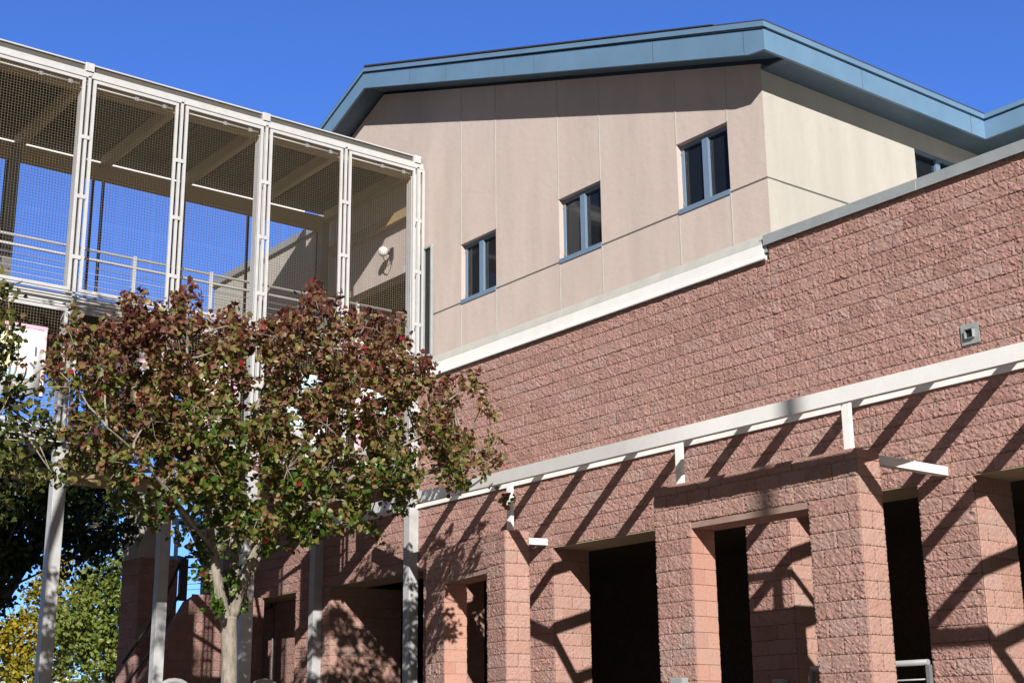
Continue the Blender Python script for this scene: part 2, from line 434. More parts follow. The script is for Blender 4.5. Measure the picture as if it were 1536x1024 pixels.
# stucco gable wall, in vertical strips so that the windows are real openings
SX = W+.03; ST = .30
RIDGE = 24.3
def zroof(y): return 10.06+.335*(y-13.47) if y <= RIDGE else 10.06+.335*(RIDGE-13.47)-.40*(y-RIDGE)
WIN = [(14.23, 15.37), (17.26, 18.40), (20.27, 21.40)]
ZW0, ZW1 = 8.175, 9.365
mb = MB()
AL = (22.8, 26.6, 9.33)
ys = sorted({13.47, RIDGE, 27.0, AL[0], AL[1]} | {q for o in WIN for q in o})
for a, b in zip(ys, ys[1:]):
    if (a, b) in WIN:
        mb.prism([(a, 7.2), (b, 7.2), (b, ZW0), (a, ZW0)], 0, SX, SX+ST)
        mb.prism([(a, ZW1), (b, ZW1), (b, zroof(b)), (a, zroof(a))], 0, SX, SX+ST)
    elif AL[0] <= a and b <= AL[1]:
        mb.prism([(a, AL[2]), (b, AL[2]), (b, zroof(b)), (a, zroof(a))], 0, SX, SX+ST)
    else:
        mb.prism([(a, 7.2), (b, 7.2), (b, zroof(b)), (a, zroof(a))], 0, SX, SX+ST)
mb.build('gable_wall', M_STUC, bld)
mb = MB(); mb.box(SX+1.9, SX+2.0, AL[0], AL[1], 7.1, AL[2]+.2); mb.box(SX+ST, SX+2.0, AL[0]-.1, AL[0], 7.1, AL[2]+.2); mb.box(SX+ST, SX+2.0, AL[1], AL[1]+.1, 7.1, AL[2]+.2)
mb.box(SX+ST, SX+1.9, AL[0], AL[1], AL[2]+.01, AL[2]+.1); mb.box(W, SX+1.9, AL[0], AL[1], 7.1, 7.19); mb.build('entry_alcove', M_TANW, bld)
dr = MB().box(SX+1.84, SX+1.899, 24.2, 25.2, 7.19, 9.25).build('door', M_GREYD, bld); MB().box(SX+1.78, SX+1.84, 24.3, 24.36, 8.1, 8.25).build('handle', M_GALV, dr)
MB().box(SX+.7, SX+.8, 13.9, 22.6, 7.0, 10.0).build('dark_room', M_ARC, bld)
# control joints
mb = MB()
for yj in (14.23, 15.37, 17.26, 18.40, 20.27, 21.40):
    for za, zb in ((7.30, ZW0-.03), (ZW1, zroof(yj)-.02)):
        MB().box(SX-.006, SX, yj-.012, yj+.012, za, zb).build('vertical_joint', M_JOINT, bld)
z = ZW0
for a, b in ((13.47, 14.23), (15.37, 17.26), (18.40, 20.27), (21.40, 22.7)): MB().box(SX-.004, SX, a, b, z-.014, z+.012).build('horizontal_joint', M_JOINTD, bld)
MB().box(SX-.004, 20.5, 13.466, 13.47, z-.014, z+.012).build('horizontal_joint', M_JOINTD, bld)

# windows of the gable
def window(a, b, z0, z1, x0):
    ov = .10          # frame set back in the reveal
    X = x0+ov; fw = .065
    m = MB()
    m.box(X, X+.07, a+.002, a+fw, z0+.002, z1-.002); m.box(X, X+.07, b-fw, b-.002, z0+.002, z1-.002)
    m.box(X, X+.07, a+fw, b-fw, z1-fw, z1-.002); m.box(x0-.02, X+.07, a+.002, b-.002, z0-.035, z0+.05)
    c = (a+b)/2; m.box(X-.03, X+.07, c-.065, c+.065, z0+.05, z1-fw)
    fr = m.build('window', M_WINB, bld, .004)
    for p, q in ((a+fw, c-.065), (c+.065, b-fw)):
        s = MB(); t = .028
        s.box(X+.02, X+.05, p, p+t, z0+.05, z1-fw); s.box(X+.02, X+.05, q-t, q, z0+.05, z1-fw)
        s.box(X+.02, X+.05, p+t, q-t, z1-fw-t, z1-fw); s.box(X+.02, X+.05, p+t, q-t, z0+.05, z0+.05+t)
        s.build('sash', M_BLACK, fr)
        MB().box(X+.035, X+.045, p+t, q-t, z0+.05+t, z1-fw-t).build('pane', M_GLASS, fr)
    for zz in (z0+.14, z1-.16): MB().box(X-.012, X+.004, b-.03, b-.012, zz, zz+.05).build('hinge', M_TAN, fr)
for a, b in WIN: window(a, b, ZW0, ZW1, SX)

# cream side wall with its window
mb = MB(); wx0, wx1, wz0, wz1 = 19.2, 20.9, 8.6, 9.70
CY = 13.47
mb.box(SX+ST, wx0, CY, CY+.3, 6.3, 10.05); mb.box(wx0, wx1, CY, CY+.3, 6.3, wz0); mb.box(wx0, wx1, CY, CY+.3, wz1, 10.05); mb.box(wx1, 30, CY, CY+.3, 6.3, 10.05)
mb.box(SX+.001, SX+ST, CY-.003, CY-.001, 7.2, 10.05)
mb.build('side_wall', M_CREAM, bld)
mb = MB(); yy = CY+.12
mb.box(wx0, wx0+.07, yy, yy+.06, wz0, wz1); mb.box(wx1-.07, wx1, yy, yy+.06, wz0, wz1); mb.box(wx0+.07, wx1-.07, yy, yy+.06, wz1-.07, wz1); mb.box(wx0, wx1, CY-.02, yy+.06, wz0-.03, wz0+.05)
mb.box(19.93, 20.05, yy-.02, yy+.06, wz0+.05, wz1-.07)
fr = mb.build('window', M_WINB, bld, .004)
MB().box(wx0+.07, wx1-.07, yy+.03, yy+.04, wz0+.05, wz1-.07).build('pane', M_GLASS, fr)
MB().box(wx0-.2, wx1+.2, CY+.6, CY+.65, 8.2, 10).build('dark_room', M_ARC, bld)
# second wing whose roof meets the first
MB().box(21.15, 21.45, 1.0, CY, 6.3, 10.05).build('side_wall', M_CREAM, bld)

# roof: blue box fascia, soffits, drip strip, shingles
FX, FY = 14.92, 12.92          # outer faces of the gable fascia and of the eave fascia
EZ = 9.93                      # underside of the eave fascia
def zf(y): return EZ+.333*(y-FY) if y <= RIDGE else EZ+.333*(RIDGE-FY)-.40*(y-RIDGE)
YL = 27.75; INX = 20.5
FH, DH = .335, .085
mb = MB()
mb.prism([(FY, zf(FY)), (FY+.33, zf(FY+.33)-.07), (RIDGE, zf(RIDGE)-.02), (RIDGE, zf(RIDGE)+FH), (FY, zf(FY)+FH)], 0, FX, FX+.05)
mb.prism([(RIDGE, zf(RIDGE)-.02), (YL, zf(YL)-.02), (YL, zf(YL)+FH), (RIDGE, zf(RIDGE)+FH)], 0, FX, FX+.05)
mb.box(FX+.05, INX, FY, FY+.05, EZ, EZ+FH)
mb.box(INX, INX+.05, 1.0, FY, EZ, EZ+FH)
fas = mb.build('fascia', M_BLUE, bld)
mb = MB()     # drip strip proud of the fascia with a shadow gap under it
o = .035; g0 = FH+.025
for ya, yb in ((FY-o, RIDGE), (RIDGE, YL)):
    mb.prism([(ya, zf(max(ya, FY))+g0), (yb, zf(yb)+g0), (yb, zf(yb)+g0+DH), (ya, zf(max(ya, FY))+g0+DH)], 0, FX-o, FX+.06)
mb.box(FX+.06, INX-.0, FY-o, FY+.06, EZ+g0, EZ+g0+DH); mb.box(INX-o, INX+.06, 1.0, FY-o, EZ+g0, EZ+g0+DH)
mb.build('drip_edge', M_BLUE, fas)
mb = MB()
for ya, yb in ((FY+.01, RIDGE), (RIDGE, YL)):
    mb.prism([(ya, zf(ya)+FH), (yb, zf(yb)+FH), (yb, zf(yb)+g0), (ya, zf(ya)+g0)], 0, FX+.02, FX+.06)
mb.box(FX+.06, INX, FY+.02, FY+.06, EZ+FH, EZ+g0); mb.box(INX+.02, INX+.06, 1.0, FY, EZ+FH, EZ+g0)
mb.build('shadow_gap', M_DARK, fas)
# lapped seams of the sheet metal
for yj in (13.32, 15.3, 18.4, 19.3, 21.2, 22.5, 25.6):
    MB().prism([(yj, zf(yj)-.03 if yj > 13.5 else zf(yj)-.05), (yj+.012, zf(yj+.012)-.03), (yj+.012, zf(yj)+FH), (yj, zf(yj)+FH)], 0, FX-.003, FX).build('seam', M_BLUED, fas)
for xj in (17.2, 20.1): MB().box(xj, xj+.012, FY-.003, FY, EZ+.002, EZ+FH).build('seam', M_BLUED, fas)
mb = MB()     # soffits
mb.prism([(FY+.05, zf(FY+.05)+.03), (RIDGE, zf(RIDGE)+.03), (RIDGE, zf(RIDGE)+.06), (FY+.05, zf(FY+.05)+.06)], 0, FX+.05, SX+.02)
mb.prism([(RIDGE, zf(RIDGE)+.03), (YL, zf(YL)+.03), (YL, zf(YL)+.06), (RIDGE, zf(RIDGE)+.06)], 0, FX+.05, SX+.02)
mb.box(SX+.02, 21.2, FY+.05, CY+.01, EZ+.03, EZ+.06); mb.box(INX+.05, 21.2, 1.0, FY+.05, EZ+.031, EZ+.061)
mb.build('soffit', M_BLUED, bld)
mb = MB()     # roof covering
t0 = g0+DH
mb.prism([(FY-.03, EZ+t0), (RIDGE, zf(RIDGE)+t0), (RIDGE, zf(RIDGE)+t0+.035), (FY-.03, EZ+t0+.03)], 0, FX-.02, 34)
mb.prism([(RIDGE, zf(RIDGE)+t0), (YL, zf(YL)+t0), (YL, zf(YL)+t0+.035), (RIDGE, zf(RIDGE)+t0+.035)], 0, FX-.02, 34)
mb.prism([(INX+.02, EZ+t0), (34, EZ+t0+4.4), (34, EZ+t0+4.44), (INX+.02, EZ+t0+.03)], 1, 1.0, FY)
mb.prism([(FY+1.0, zf(FY+1)+t0+.035), (RIDGE-.05, zf(RIDGE)+t0+.02), (RIDGE, zf(RIDGE)+t0+.07), (FY+1.0, zf(FY+1)+t0+.055)], 0, FX-.035, FX+.3)
mb.build('roof', M_SHING, bld)

# overflow scupper with its plate
c = onX(1457, 501, W); mb = MB(); s, h = .135, .062
y, z = c[1], c[2]
for a, b, d, e in ((-s, s, h, s), (-s, s, -s, -h), (-s, -h, -h, h), (h, s, -h, h)): mb.box(W-.030, W-.022, y+a, y+b, z+d, z+e)
sc = mb.build('scupper', M_GALV, bld, .003)
mb = MB()
for a, b, d, e in ((-h, h, h-.006, h), (-h, h, -h, -h+.006), (-h, -h+.006, -h, h), (h-.006, h, -h, h)): mb.box(W-.07, W-.02, y+a, y+b, z+d, z+e)
mb.build('spout', M_GALV, sc)
MB().box(W-.0215, W-.020, y-h+.006, y+h-.006, z-h+.006, z+h-.006).build('opening', M_DARK, sc)

# far lower block in line with the gable, with a grey cap
mb = MB(); mb.box(W+.05, W+.4, 27.0, 32.3, 6.8, 11.32); mb.box(W+.4, 26, 32.0, 32.3, 3, 11.32)
mb.box(W+.05, W+.4, 31.0, 32.3, 3.5, 6.8)
mb.build('far_wall', M_CREAM, bld)
mb = MB(); mb.box(W-.03, W+.48, 26.9, 32.4, 11.32, 11.50); mb.box(W+.48, 26, 31.9, 32.4, 11.32, 11.50)
mb.build('coping', M_GREY, bld, .005)
MB().box(W-.02, W+.03, 26.9, 27.0, 7.2, 12.3).build('downspout', M_BLUE, bld, .006)
MB().box(W+.05, W+.4, 31.0, 32.3, FL, 3.5).build('brick_wall', M_CORE, bld)

# ------------------------------------------------------------------ pergola
def zpl(x): return .297*x      # the tilted plane of the awning
BX0, YK, KB, YE = 12.57, 13.1, .20, 23.2   # beam runs parallel to the wall, then swings towards it
YA, YBd = 12.2, 14.0        # the bend is a gentle arc between these
def beamx(y): return BX0 if y <= YA else (BX0+KB*(y-YA)**2/(2*(YBd-YA)) if y < YBd else BX0+KB*(y-YK))
per = thing('pergola', 'white steel trellis of sloping rafters carried along the brick wall', 'pergola', (W, 13, FL))
hb = .181; tb = .085
mb = MB(); y0 = 4.0
secs = []
for yy in [y0]+np.linspace(YA, YBd, 13).tolist()+[YE]:
    x = beamx(yy); zt = .3037*x+.000; secs.append((x, yy, zt))
for (xa, ya, za), (xb, yb, zb) in zip(secs, secs[1:]):
    n = len(mb.v)
    for x, y, z in ((xa, ya, za), (xb, yb, zb)):
        hh = z*.181/3.82
        mb.v += [(x, y, z-hh), (x+tb, y, z-hh), (x+tb, y, z), (x, y, z)]
    for f in ((0, 1, 5, 4), (1, 2, 6, 5), (2, 3, 7, 6), (3, 0, 4, 7), (3, 2, 1, 0), (4, 5, 6, 7)):
        mb.f.append(tuple(n+i for i in f)); mb.sm.append(False)
mb.build('beam', M_WHITE, per)
mb = MB(); mb.box(W-.055, W-.022, 4.0, 26.0, 4.335, 4.62); mb.build('ledger', M_WHITE, per, .003)
RY = [5.85, 7.07, 8.29, 9.51, 10.73, 11.87, 12.95, 13.93, 15.14, 16.39, 17.56, 18.77, 19.98, 21.25]
for yy in RY:
    x = beamx(yy)+tb+.002
    MB().bar((x, yy, zpl(x)+.012), (W-.056, yy, zpl(W-.056)+.012), .105, .135).build('rafter', M_WHITE, per)
# posts standing on the portals carry a purlin-height saddle under the rafters
def post(x, y, zb, w=.115):
    MB().box(x-.03, x+.03, y-w/2, y+w/2, zb, zpl(x)-.02).build('post', M_WHITE, per, .004)
PT = 3.27
post(13.47, 10.745, PT); post(13.47, 13.62, PT)
MB().bar((13.47, 9.6, zpl(13.47)-.02-.0), (13.47, 14.1, zpl(13.47)-.02), .07, .07).build('purlin', M_WHITE, per)
th = math.atan(KB); BY = 18.2; BXo = 14.0
def pB(u, d): return (BXo+u*math.sin(th)+d*math.cos(th), BY+u*math.cos(th)-d*math.sin(th))
q = pB(.16, .17); post(q[0], q[1], PT)
# tie beams from portal back to wall
MB().box(13.70, W-.001, 10.74, 10.86, 3.19, 3.305).build('tie_beam', M_WHITE, per, .004)
p = pB(.95, .43); e = (W+.02, p[1]-(W+.02-p[0])*math.tan(th))
MB().bar((p[0], p[1], 3.255), (e[0], e[1], 3.255), .12, .11).build('tie_beam', M_WHITE, per, .004)

# ------------------------------------------------------------------ brick portals
PGAP = .007
def portal(label, loc, rotz, pw_r, op, pw_l, dep=.42):
    root = thing('brick_portal', label, 'portal', loc, 'brick portals in front of the arcade', rotz)
    wdt = pw_r+op+pw_l; zt, zl = PT, 2.655
    m = MB()
    hole = [(pw_r, pw_r+op, -2, zl)]
    block_wall(m, (0, 0, 0), (0, 1, 0), (-1, 0, 0), wdt, FL, zt, .017, hole, .17, gap=PGAP)
    block_wall(m, (dep, 0, 0), (0, 1, 0), (1, 0, 0), wdt, FL, zt, .012, hole, .17)
    m2 = MB(); block_wall(m2, (0, 0, 0), (1, 0, 0), (0, -1, 0), dep, FL, zt, .010, shift=.21, bl=.42, gap=PGAP)
    block_wall(m, (0, wdt, 0), (1, 0, 0), (0, 1, 0), dep, FL, zt, .010, shift=.21, bl=.42, gap=PGAP)
    m3 = MB(); block_wall(m3, (0, pw_r+op, 0), (1, 0, 0), (0, -1, 0), dep, FL, zl, .002, shift=.21, bl=.42, gap=PGAP)
    for q_, mt_ in ((m2, M_BLOCK_S), (m3, M_BLOCK_R)):
        q_.v = [(x, y, z-loc[2]) for x, y, z in q_.v]; q_.build('side_facing', mt_, root, local=True)
    block_wall(m, (0, pw_r, 0), (1, 0, 0), (0, 1, 0), dep, FL, zl, .002, shift=.21, bl=.42, gap=PGAP)
    # lintel underside and top
    for k in range(int(op/BL)+1):
        a = pw_r+k*BL; b = min(pw_r+op, a+BL)
        if b-a > .05: m.poly([(0.0, a+.003, zl-.003), (dep, a+.003, zl-.003), (dep, b-.003, zl-.003), (0, b-.003, zl-.003)])
    k = 0.0
    while k < wdt-.05:
        b = min(wdt, k+BL); m.box(-.012, dep+.01, k+.003, b-.003, zt-.03, zt+.004); k += BL
    m.v = [(x, y, z-loc[2]) for x, y, z in m.v]
    m.build('block_facing', M_BLOCK_P, root, local=True)
    c = MB(); c.box(.004, dep-.004, .004, pw_r-.004, FL, zt-.03); c.box(.004, dep-.004, pw_r+op+.004, wdt-.004, FL, zt-.03); c.box(.004, dep-.004, pw_r-.004, pw_r+op+.004, zl+.002, zt-.03)
    c.v = [(x, y, z-loc[2]) for x, y, z in c.v]
    c.build('core', M_MORTP, root, local=True)
    return root
portal('large red block portal with two white posts, nearest the camera', (13.3, 10.52, FL), 0, .77, 2.0, .68)
portal('red block portal turned towards the wall, dappled by tree shadow beside the bridge column', (BXo, BY, FL), -th, .69, 1.73, .81)

# electrical boxes
def ebox(label, x, y, z, wy, hz):
    r = thing('electrical_box', label, 'electrical box', (x, y, z))
    MB().box(x-.10, x+.0, y-wy/2, y+wy/2, z-hz, z).build('case', M_GALV, r, .008)
    MB().box(x-.108, x-.101, y-wy/2+.012, y+wy/2-.012, z-hz+.012, z-.012).build('cover', M_GREY, r, .004)
ebox('grey metal box on the left pillar of the nearest portal', 13.28, 13.56, .755, .24, .34)
ebox('small dark box low on the shaded pier seen through the nearest portal', W-.02, 13.72, .78, .2, .3)

# handrail between the portal and the wall
hr = thing('handrail', 'grey tube handrail with wire lines behind the pillar of the nearest portal', 'handrail', (14.75, 12, FL))
ya, yb = 10.80, 12.62; X = 14.72
MB().tube([(X, ya, .86), (X, yb, .86)], .036, 12).build('top_rail', M_GREY, hr)
for zz in (.66, .48, .30): MB().tube([(X, ya, zz), (X, yb, zz)], .010, 6).build('wire', M_GALV, hr)
for yy in (ya, yb): MB().box(X-.03, X+.03, yy-.03, yy+.03, FL, .83).build('post', M_GREYD, hr, .005)

# ------------------------------------------------------------------ footbridge
YB, YBB = 22.65, 26.55
br = thing('footbridge', 'covered white steel footbridge with wire mesh sides meeting the stucco wall', 'footbridge', (11.7, 24.6, FL))
PX = [4.74, 8.24, 11.74, 15.22]     # main frames
PXM = [3.0, 6.5, 10.0, 13.5]        # mid mullions
XL, XR = 1.2, 15.36
ZT, ZM0, ZM1, ZB0, ZB1 = 11.50, 7.38, 7.08, 5.02, 4.80
# columns down to the ground and structural posts behind the mesh
for x in PX:
    MB().box(x-.04, x+.17, YB+.10, YB+.31, FL, 4.80).build('column', M_STEELG, br, .008)
    MB().box(x-.04, x+.17, YBB-.22, YBB-.01, FL, 4.80).build('column', M_STEELG, br, .008)
    MB().box(x-.09, x+.09, YB+.07, YB+.25, 4.8, 11.42).build('frame_post', M_STEELW, br, .006)
    MB().box(x-.09, x+.09, YBB-.25, YBB-.07, 4.8, 11.30).build('frame_post', M_GREYD, br, .006)  # darker grey puts the roof's shade into the back posts
    MB().box(x-.08, x+.08, YB-.02, YB+.16, 11.43, 11.62).build('post_cap', M_STEELW, br, .006)
# roof
mb = MB()
mb.box(XL, XR, YB-.02, YB+.06, 11.36, 11.46)
mb.box(XL, XR, YB+.02, YB+.12, 11.595, 11.62)
mb.build('roof_edge', M_STEELW, br)
mb = MB(); mb.box(XL, XR-.02, YB+.05, YB+.10, 11.462, 11.593); mb.build('gutter', M_GUT, br)
mb = MB(); mb.box(XL, XR-.02, YB+.12, YBB+.1, 11.56, 11.64)
x = XL+.05
while x < XR-.1:
    mb.box(x, x+.07, YB+.16, YBB-.35, 11.505, 11.56); x += .15
mb.build('roof_deck', M_DECK, br)
for x in PX+PXM:
    MB().box(x-.07, x+.07, YB+.26, YBB-.26, 11.26, 11.50).build('roof_beam', M_TAN, br)
mb = MB(); mb.box(XL, XR-.05, YBB-.24, YBB-.06, 11.06, 11.38); mb.build('back_beam', M_TAN, br)
MB().box(XL, XR-.3, 27.0, 27.05, 11.3, 11.85).build('added_sunlit_strip', M_WHITE, br)  # white strip added to catch sun as a bright line behind the beam
mb = MB(); mb.box(XL, XR-.05, YB+.08, YB+.24, 11.14, 11.36); mb.build('front_beam', M_TAN, br)
# floors
mb = MB(); mb.box(XL, XR, YB+.14, YBB-.05, 7.04, 7.22)
x = XL+.3
while x < XR: mb.box(x, x+.06, YB+.2, YBB-.1, 7.02, 7.12); x += .6
mb.build('floor_deck', M_DECK, br)
mb = MB(); mb.box(XL, XR, YB+.06, YB+.14, 7.06, 7.34); mb.box(XL, XR, YBB-.14, YBB-.06, 7.06, 7.34); mb.build('edge_beam', M_STEELW, br)
for ya, yb, m_ in ((YB+.06, YB+.22, M_STEELW), (YBB-.22, YBB-.02, M_TAN)):
    MB().box(XL, XR, ya, yb, ZB1, ZB0+.02).build('bottom_beam', m_, br)
for x in PX:
    MB().box(x-.06, x+.06, YB+.22, YBB-.22, 4.84, 5.0).build('cross_beam', M_TAN, br)
for i, (a, b) in enumerate(zip([1.2]+PX, PX)):
    m_ = (a+b)/2
    MB().bar((a, YB+.2, 4.92), (m_, YBB-.2, 4.92), .07, .07).build('brace', M_TAN, br)
    MB().bar((b, YB+.2, 4.92), (m_, YBB-.2, 4.92), .07, .07).build('brace', M_TAN, br)

def mesh_panel(xa, xb, za, zb, y, mat, sp=.05, fr=True, r=.0014):
    """a framed panel of welded wire"""
    f = MB(); t = .055
    f.box(xa, xa+t, y-.02, y+.02, za, zb); f.box(xb-t, xb, y-.02, y+.02, za, zb)
    f.box(xa+t, xb-t, y-.02, y+.02, zb-t, zb); f.box(xa+t, xb-t, y-.02, y+.02, za, za+t)
    pr = f.build('mesh_panel', mat, br)
    wv = MB(); wr = MB()
    n = int((xb-xa-2*t)/sp); 
    for i in range(1, n):
        x = xa+t+(xb-xa-2*t)*i/n; wv.box(x-r, x+r, y+.002-r, y+.002+r, za+t, zb-t)
    n = int((zb-za-2*t)/sp)
    for i in range(1, n):
        z = za+t+(zb-za-2*t)*i/n; wv.box(xa+t, xb-t, y-.002-2*r, y-.002, z-r, z+r)
    wv.build('wire_mesh', M_WIRE if mat is M_STEELW else mat, pr)
    return pr
edges = sorted(PX+PXM)
xs = [XL]+[e for e in edges if e > XL]
for a, b in zip(xs, xs[1:]):
    mesh_panel(a+.072, b-.072, ZM0, 11.30, YB-.03, M_STEELW)
    mesh_panel(a+.072, b-.072, ZB0+.02, ZM1-.02, YB-.03, M_STEELW)
    if a > 4:
        mesh_panel(a+.08, b-.08, 7.3, 11.25, YBB-.03, M_BLACK, .062)  # black colour stands in for the shaded side of the back mesh
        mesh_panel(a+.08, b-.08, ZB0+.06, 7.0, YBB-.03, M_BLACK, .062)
# last narrow strip at the wall
mesh_panel(15.20, 15.36, ZM0, 11.30, YB-.055, M_STEELW)
# horizontal rails on the mesh plane: double lines over and under each tier
mb = MB()
for z in (11.335, 7.35, 7.27, 7.135): mb.box(XL, XR, YB-.05, YB-.01, z-.014, z+.014)
for z in (5.0, 4.90): mb.box(XL, XR, YB-.05, YB-.01, z-.014, z+.014)
mb.build('outer_rail', M_STEELW, br)
# thin mullions in the gaps between panels with their clips
for x in edges:
    mu = MB().box(x-.026, x+.026, YB-.05, YB-.012, ZB1, 11.42).build('mullion', M_STEELW, br)
    for z in (5.5, 6.2, 7.95, 9.05, 10.15): MB().box(x-.075, x+.075, YB-.062, YB-.051, z, z+.07).build('clip', M_STEELW, mu)
# sprinkler-like conduit and brackets under the top frame
mb = MB()
for a, b in zip(xs, xs[1:]): mb.tube([(a+.16, YB+.02, 11.19), (b-.16, YB+.02, 11.19)], .013, 6)
cd = mb.build('conduit', M_STEELW, br)
mb = MB()
for a, b in zip(xs, xs[1:]):
    for x in ((a+b)/2+.02, b-.33): MB().box(x-.035, x+.035, YB-.005, YB+.03, 11.15, 11.25).build('bracket', M_GREY, cd)
# handrail of the upper walkway
rl = MB().tube([(XL, YB+.32, 8.29), (XR-.15, YB+.32, 8.29)], .024, 8).build('handrail', M_STEELW, br)
MB().tube([(XL, YB+.32, 8.12), (XR-.15, YB+.32, 8.12)], .028, 8).build('rail_bar', M_STEELW, rl)
for k in range(7): MB().tube([(XL, YB+.32, 7.98-k*.115), (XR-.15, YB+.32, 7.98-k*.115)], .007, 5).build('rail_wire', M_STEELW, rl)
for x in (3.5, 5.2, 7.0, 9.42, 10.9, 12.9, 14.05): MB().box(x-.028, x+.028, YB+.29, YB+.34, 7.2, 8.33).build('baluster', M_STEELW, rl)
# narrow framed slot where the bridge meets the wall
mb = MB(); ya, yb, za, zb = 22.28, 22.60, 7.30, 9.62
X = W-.02
mb.box(X-.05, X, ya, ya+.05, za, zb); mb.box(X-.05, X, yb-.05, yb, za, zb); mb.box(X-.05, X, ya+.05, yb-.05, zb-.05, zb); mb.box(X-.05, X, ya+.05, yb-.05, za, za+.05)
sl_ = mb.build('slot_frame', M_GALV, br, .004)
MB().box(X-.012, X-.004, ya+.05, yb-.05, za+.05, zb-.05).build('slot_panel', M_DARK, sl_)
# pieces of trim on the wall inside
MB().box(W-.14, W-.02, 22.9, 26.2, 10.45, 10.65).build('wall_angle', M_TAN, br)

# banners tied to the lower mesh
def banner(label, x0, x1, z0, z1, y, tints):
    r = thing('banner', label, 'banner', ((x0+x1)/2, y, z0), 'banners tied to the bridge')
    cols = {'white': (.80, .82, .84), 'pink': (.80, .42, .55), 'blue': (.50, .72, .82), 'yellow': (.82, .74, .42), 'ink': (.12, .14, .2), 'rose': (.85, .62, .66)}
    ms = {k: painted('banner_'+k, c, .6, var=.05, dirt_amt=.02) for k, c in cols.items()}
    # sheet with a gentle sag
    m = MB(); n = 8
    for i in range(n+1):
        u = i/n; xx = x0+(x1-x0)*u; yy = y-.012*math.sin(u*9)-.008
        m.v += [(xx, yy, z0+.02*math.sin(u*7)), (xx, yy, z1)]
    for i in range(n): m.f.append((2*i, 2*i+2, 2*i+3, 2*i+1)); m.sm.append(True)
    for i in range(n+1):
        xx, yy, zz = m.v[2*i]; 
    sh = m.build('sheet', ms['white'], r)
    so_ = sh.modifiers.new('solid', 'SOLIDIFY'); so_.thickness = .004
    for k, (name, pts) in enumerate(tints):
        m = MB(); m.prism([(x0+(x1-x0)*a, z0+(z1-z0)*b) for a, b in pts], 1, y-.030-.001*k, y-.028-.001*k); m.build('print', ms[name], r)
_R = lambda a, b, c, d: [(a, b), (c, b), (c, d), (a, d)]
def R4(a, b, c, d): return [(a, b), (c, b), (c, d), (a, d)]
banner('white banner with pastel pink, blue and yellow shapes at the left end of the bridge', 5.9, 7.84, 5.46, 6.66, YB-.06, [
    ('pink', R4(0, .95, 1, 1)), ('rose', R4(.965, .02, .995, .95)), ('blue', R4(.30, .56, .62, .90)), ('yellow', [(.44, .36), (.70, .36), (.74, .52), (.60, .60), (.44, .54)]),
    ('blue', R4(.62, .24, .92, .34)), ('rose', R4(.76, .30, .90, .52)), ('yellow', [(.58, .62), (.76, .62), (.72, .84), (.64, .88)]),
    ('ink', [(.58, .60), (.605, .585), (.66, .665), (.635, .68)]), ('ink', R4(.72, .56, .735, .66)), ('ink', R4(.90, .58, .915, .70)), ('ink', [(.86, .46), (.90, .40), (.915, .415), (.875, .475)])])
banner('pale blue and white banner half hidden behind the autumn tree', 12.35, 13.4, 5.15, 6.6, YB-.06, [
    ('blue', R4(0, .3, .45, .7)), ('white', R4(.5, .1, .9, .5)), ('blue', R4(.1, .75, .9, .95))])

banner('white banner with a rose bar behind the left part of the autumn tree', 8.75, 9.65, 5.15, 6.55, YB-.06, [('rose', R4(.05, .82, .95, .95)), ('blue', R4(.1, .15, .5, .5)), ('yellow', R4(.55, .3, .9, .65))])
banner('white banner with a yellow panel behind the middle of the autumn tree', 10.3, 11.4, 5.15, 6.55, YB-.06, [('yellow', R4(.1, .2, .6, .7)), ('pink', R4(.7, .1, .92, .9))])
banner('white banner with a pink strip nearest the stucco wall', 13.8, 14.8, 5.2, 6.5, YB-.06, [('pink', R4(.04, .05, .12, .95)), ('blue', R4(.3, .4, .9, .85))])
# camera and lamp on the wall inside the bridge
cp_ = onX(583, 380, W-.05)
sc_ = thing('security_camera', 'white dome security camera on a bracket on the shaded stucco wall inside the bridge', 'security camera', tuple(cp_))
x, y, z = cp_
MB().box(W-.01, W+.02, y-.09, y+.03, z-.12, z+.12).build('wall_plate', M_BLACK, sc_)
MB().tube([(W, y, z), (W-.22, y, z+.02)], .035, 8).build('arm', M_BLACK, sc_)
MB().tube([(W-.20, y-.02, z+.10), (W-.20, y-.02, z+.05), (W-.20, y-.02, z-.03), (W-.20, y-.02, z-.08), (W-.20, y-.02, z-.11)], [.05, .10, .10, .07, .01], 14).build('dome', M_WHITE, sc_)
MB().tube([(W-.02, y-.1, z-.08), (W-.05, y-.08, z-.24), (W-.10, y-.04, z-.30), (W-.16, y-.02, z-.2), (W-.2, y-.02, z-.1)], .012, 6).build('cable', M_BLACK, sc_)
lp = onX(614, 408, W-.03)
r = thing('wall_lamp', 'white wall lamp by the bridge end on the stucco wall', 'wall lamp', tuple(lp))
x, y, z = lp
MB().box(W-.03, W+.02, y-.05, y+.07, z-.24, z+.22).build('back_plate', M_WHITE, r, .01)
MB().prism([(W-.03, z-.06), (W-.03, z+.12), (W-.16, z+.10), (W-.12, z-.02)], 1, y-.05, y+.1).build('hood', M_WHITE, r, .01)
lq = onX(402, 905, 16.25)
r = thing('wall_lamp', 'dark flood lamp high in the far wall recess behind the tree', 'wall lamp', tuple(lq))
x, y, z = lq
MB().box(x-.02, x+.04, y-.16, y+.16, z-.1, z+.12).build('back_plate', M_BLACK, r, .01)
MB().prism([(x-.02, z-.08), (x-.02, z+.10), (x-.24, z+.04), (x-.20, z-.10)], 1, y-.15, y+.15).build('hood', M_GREY, r, .01)
MB().tube([(x+.02, y-.25, z), (x+.02, y-.25, -.1)], .02, 6).build('conduit', M_GREY, r)

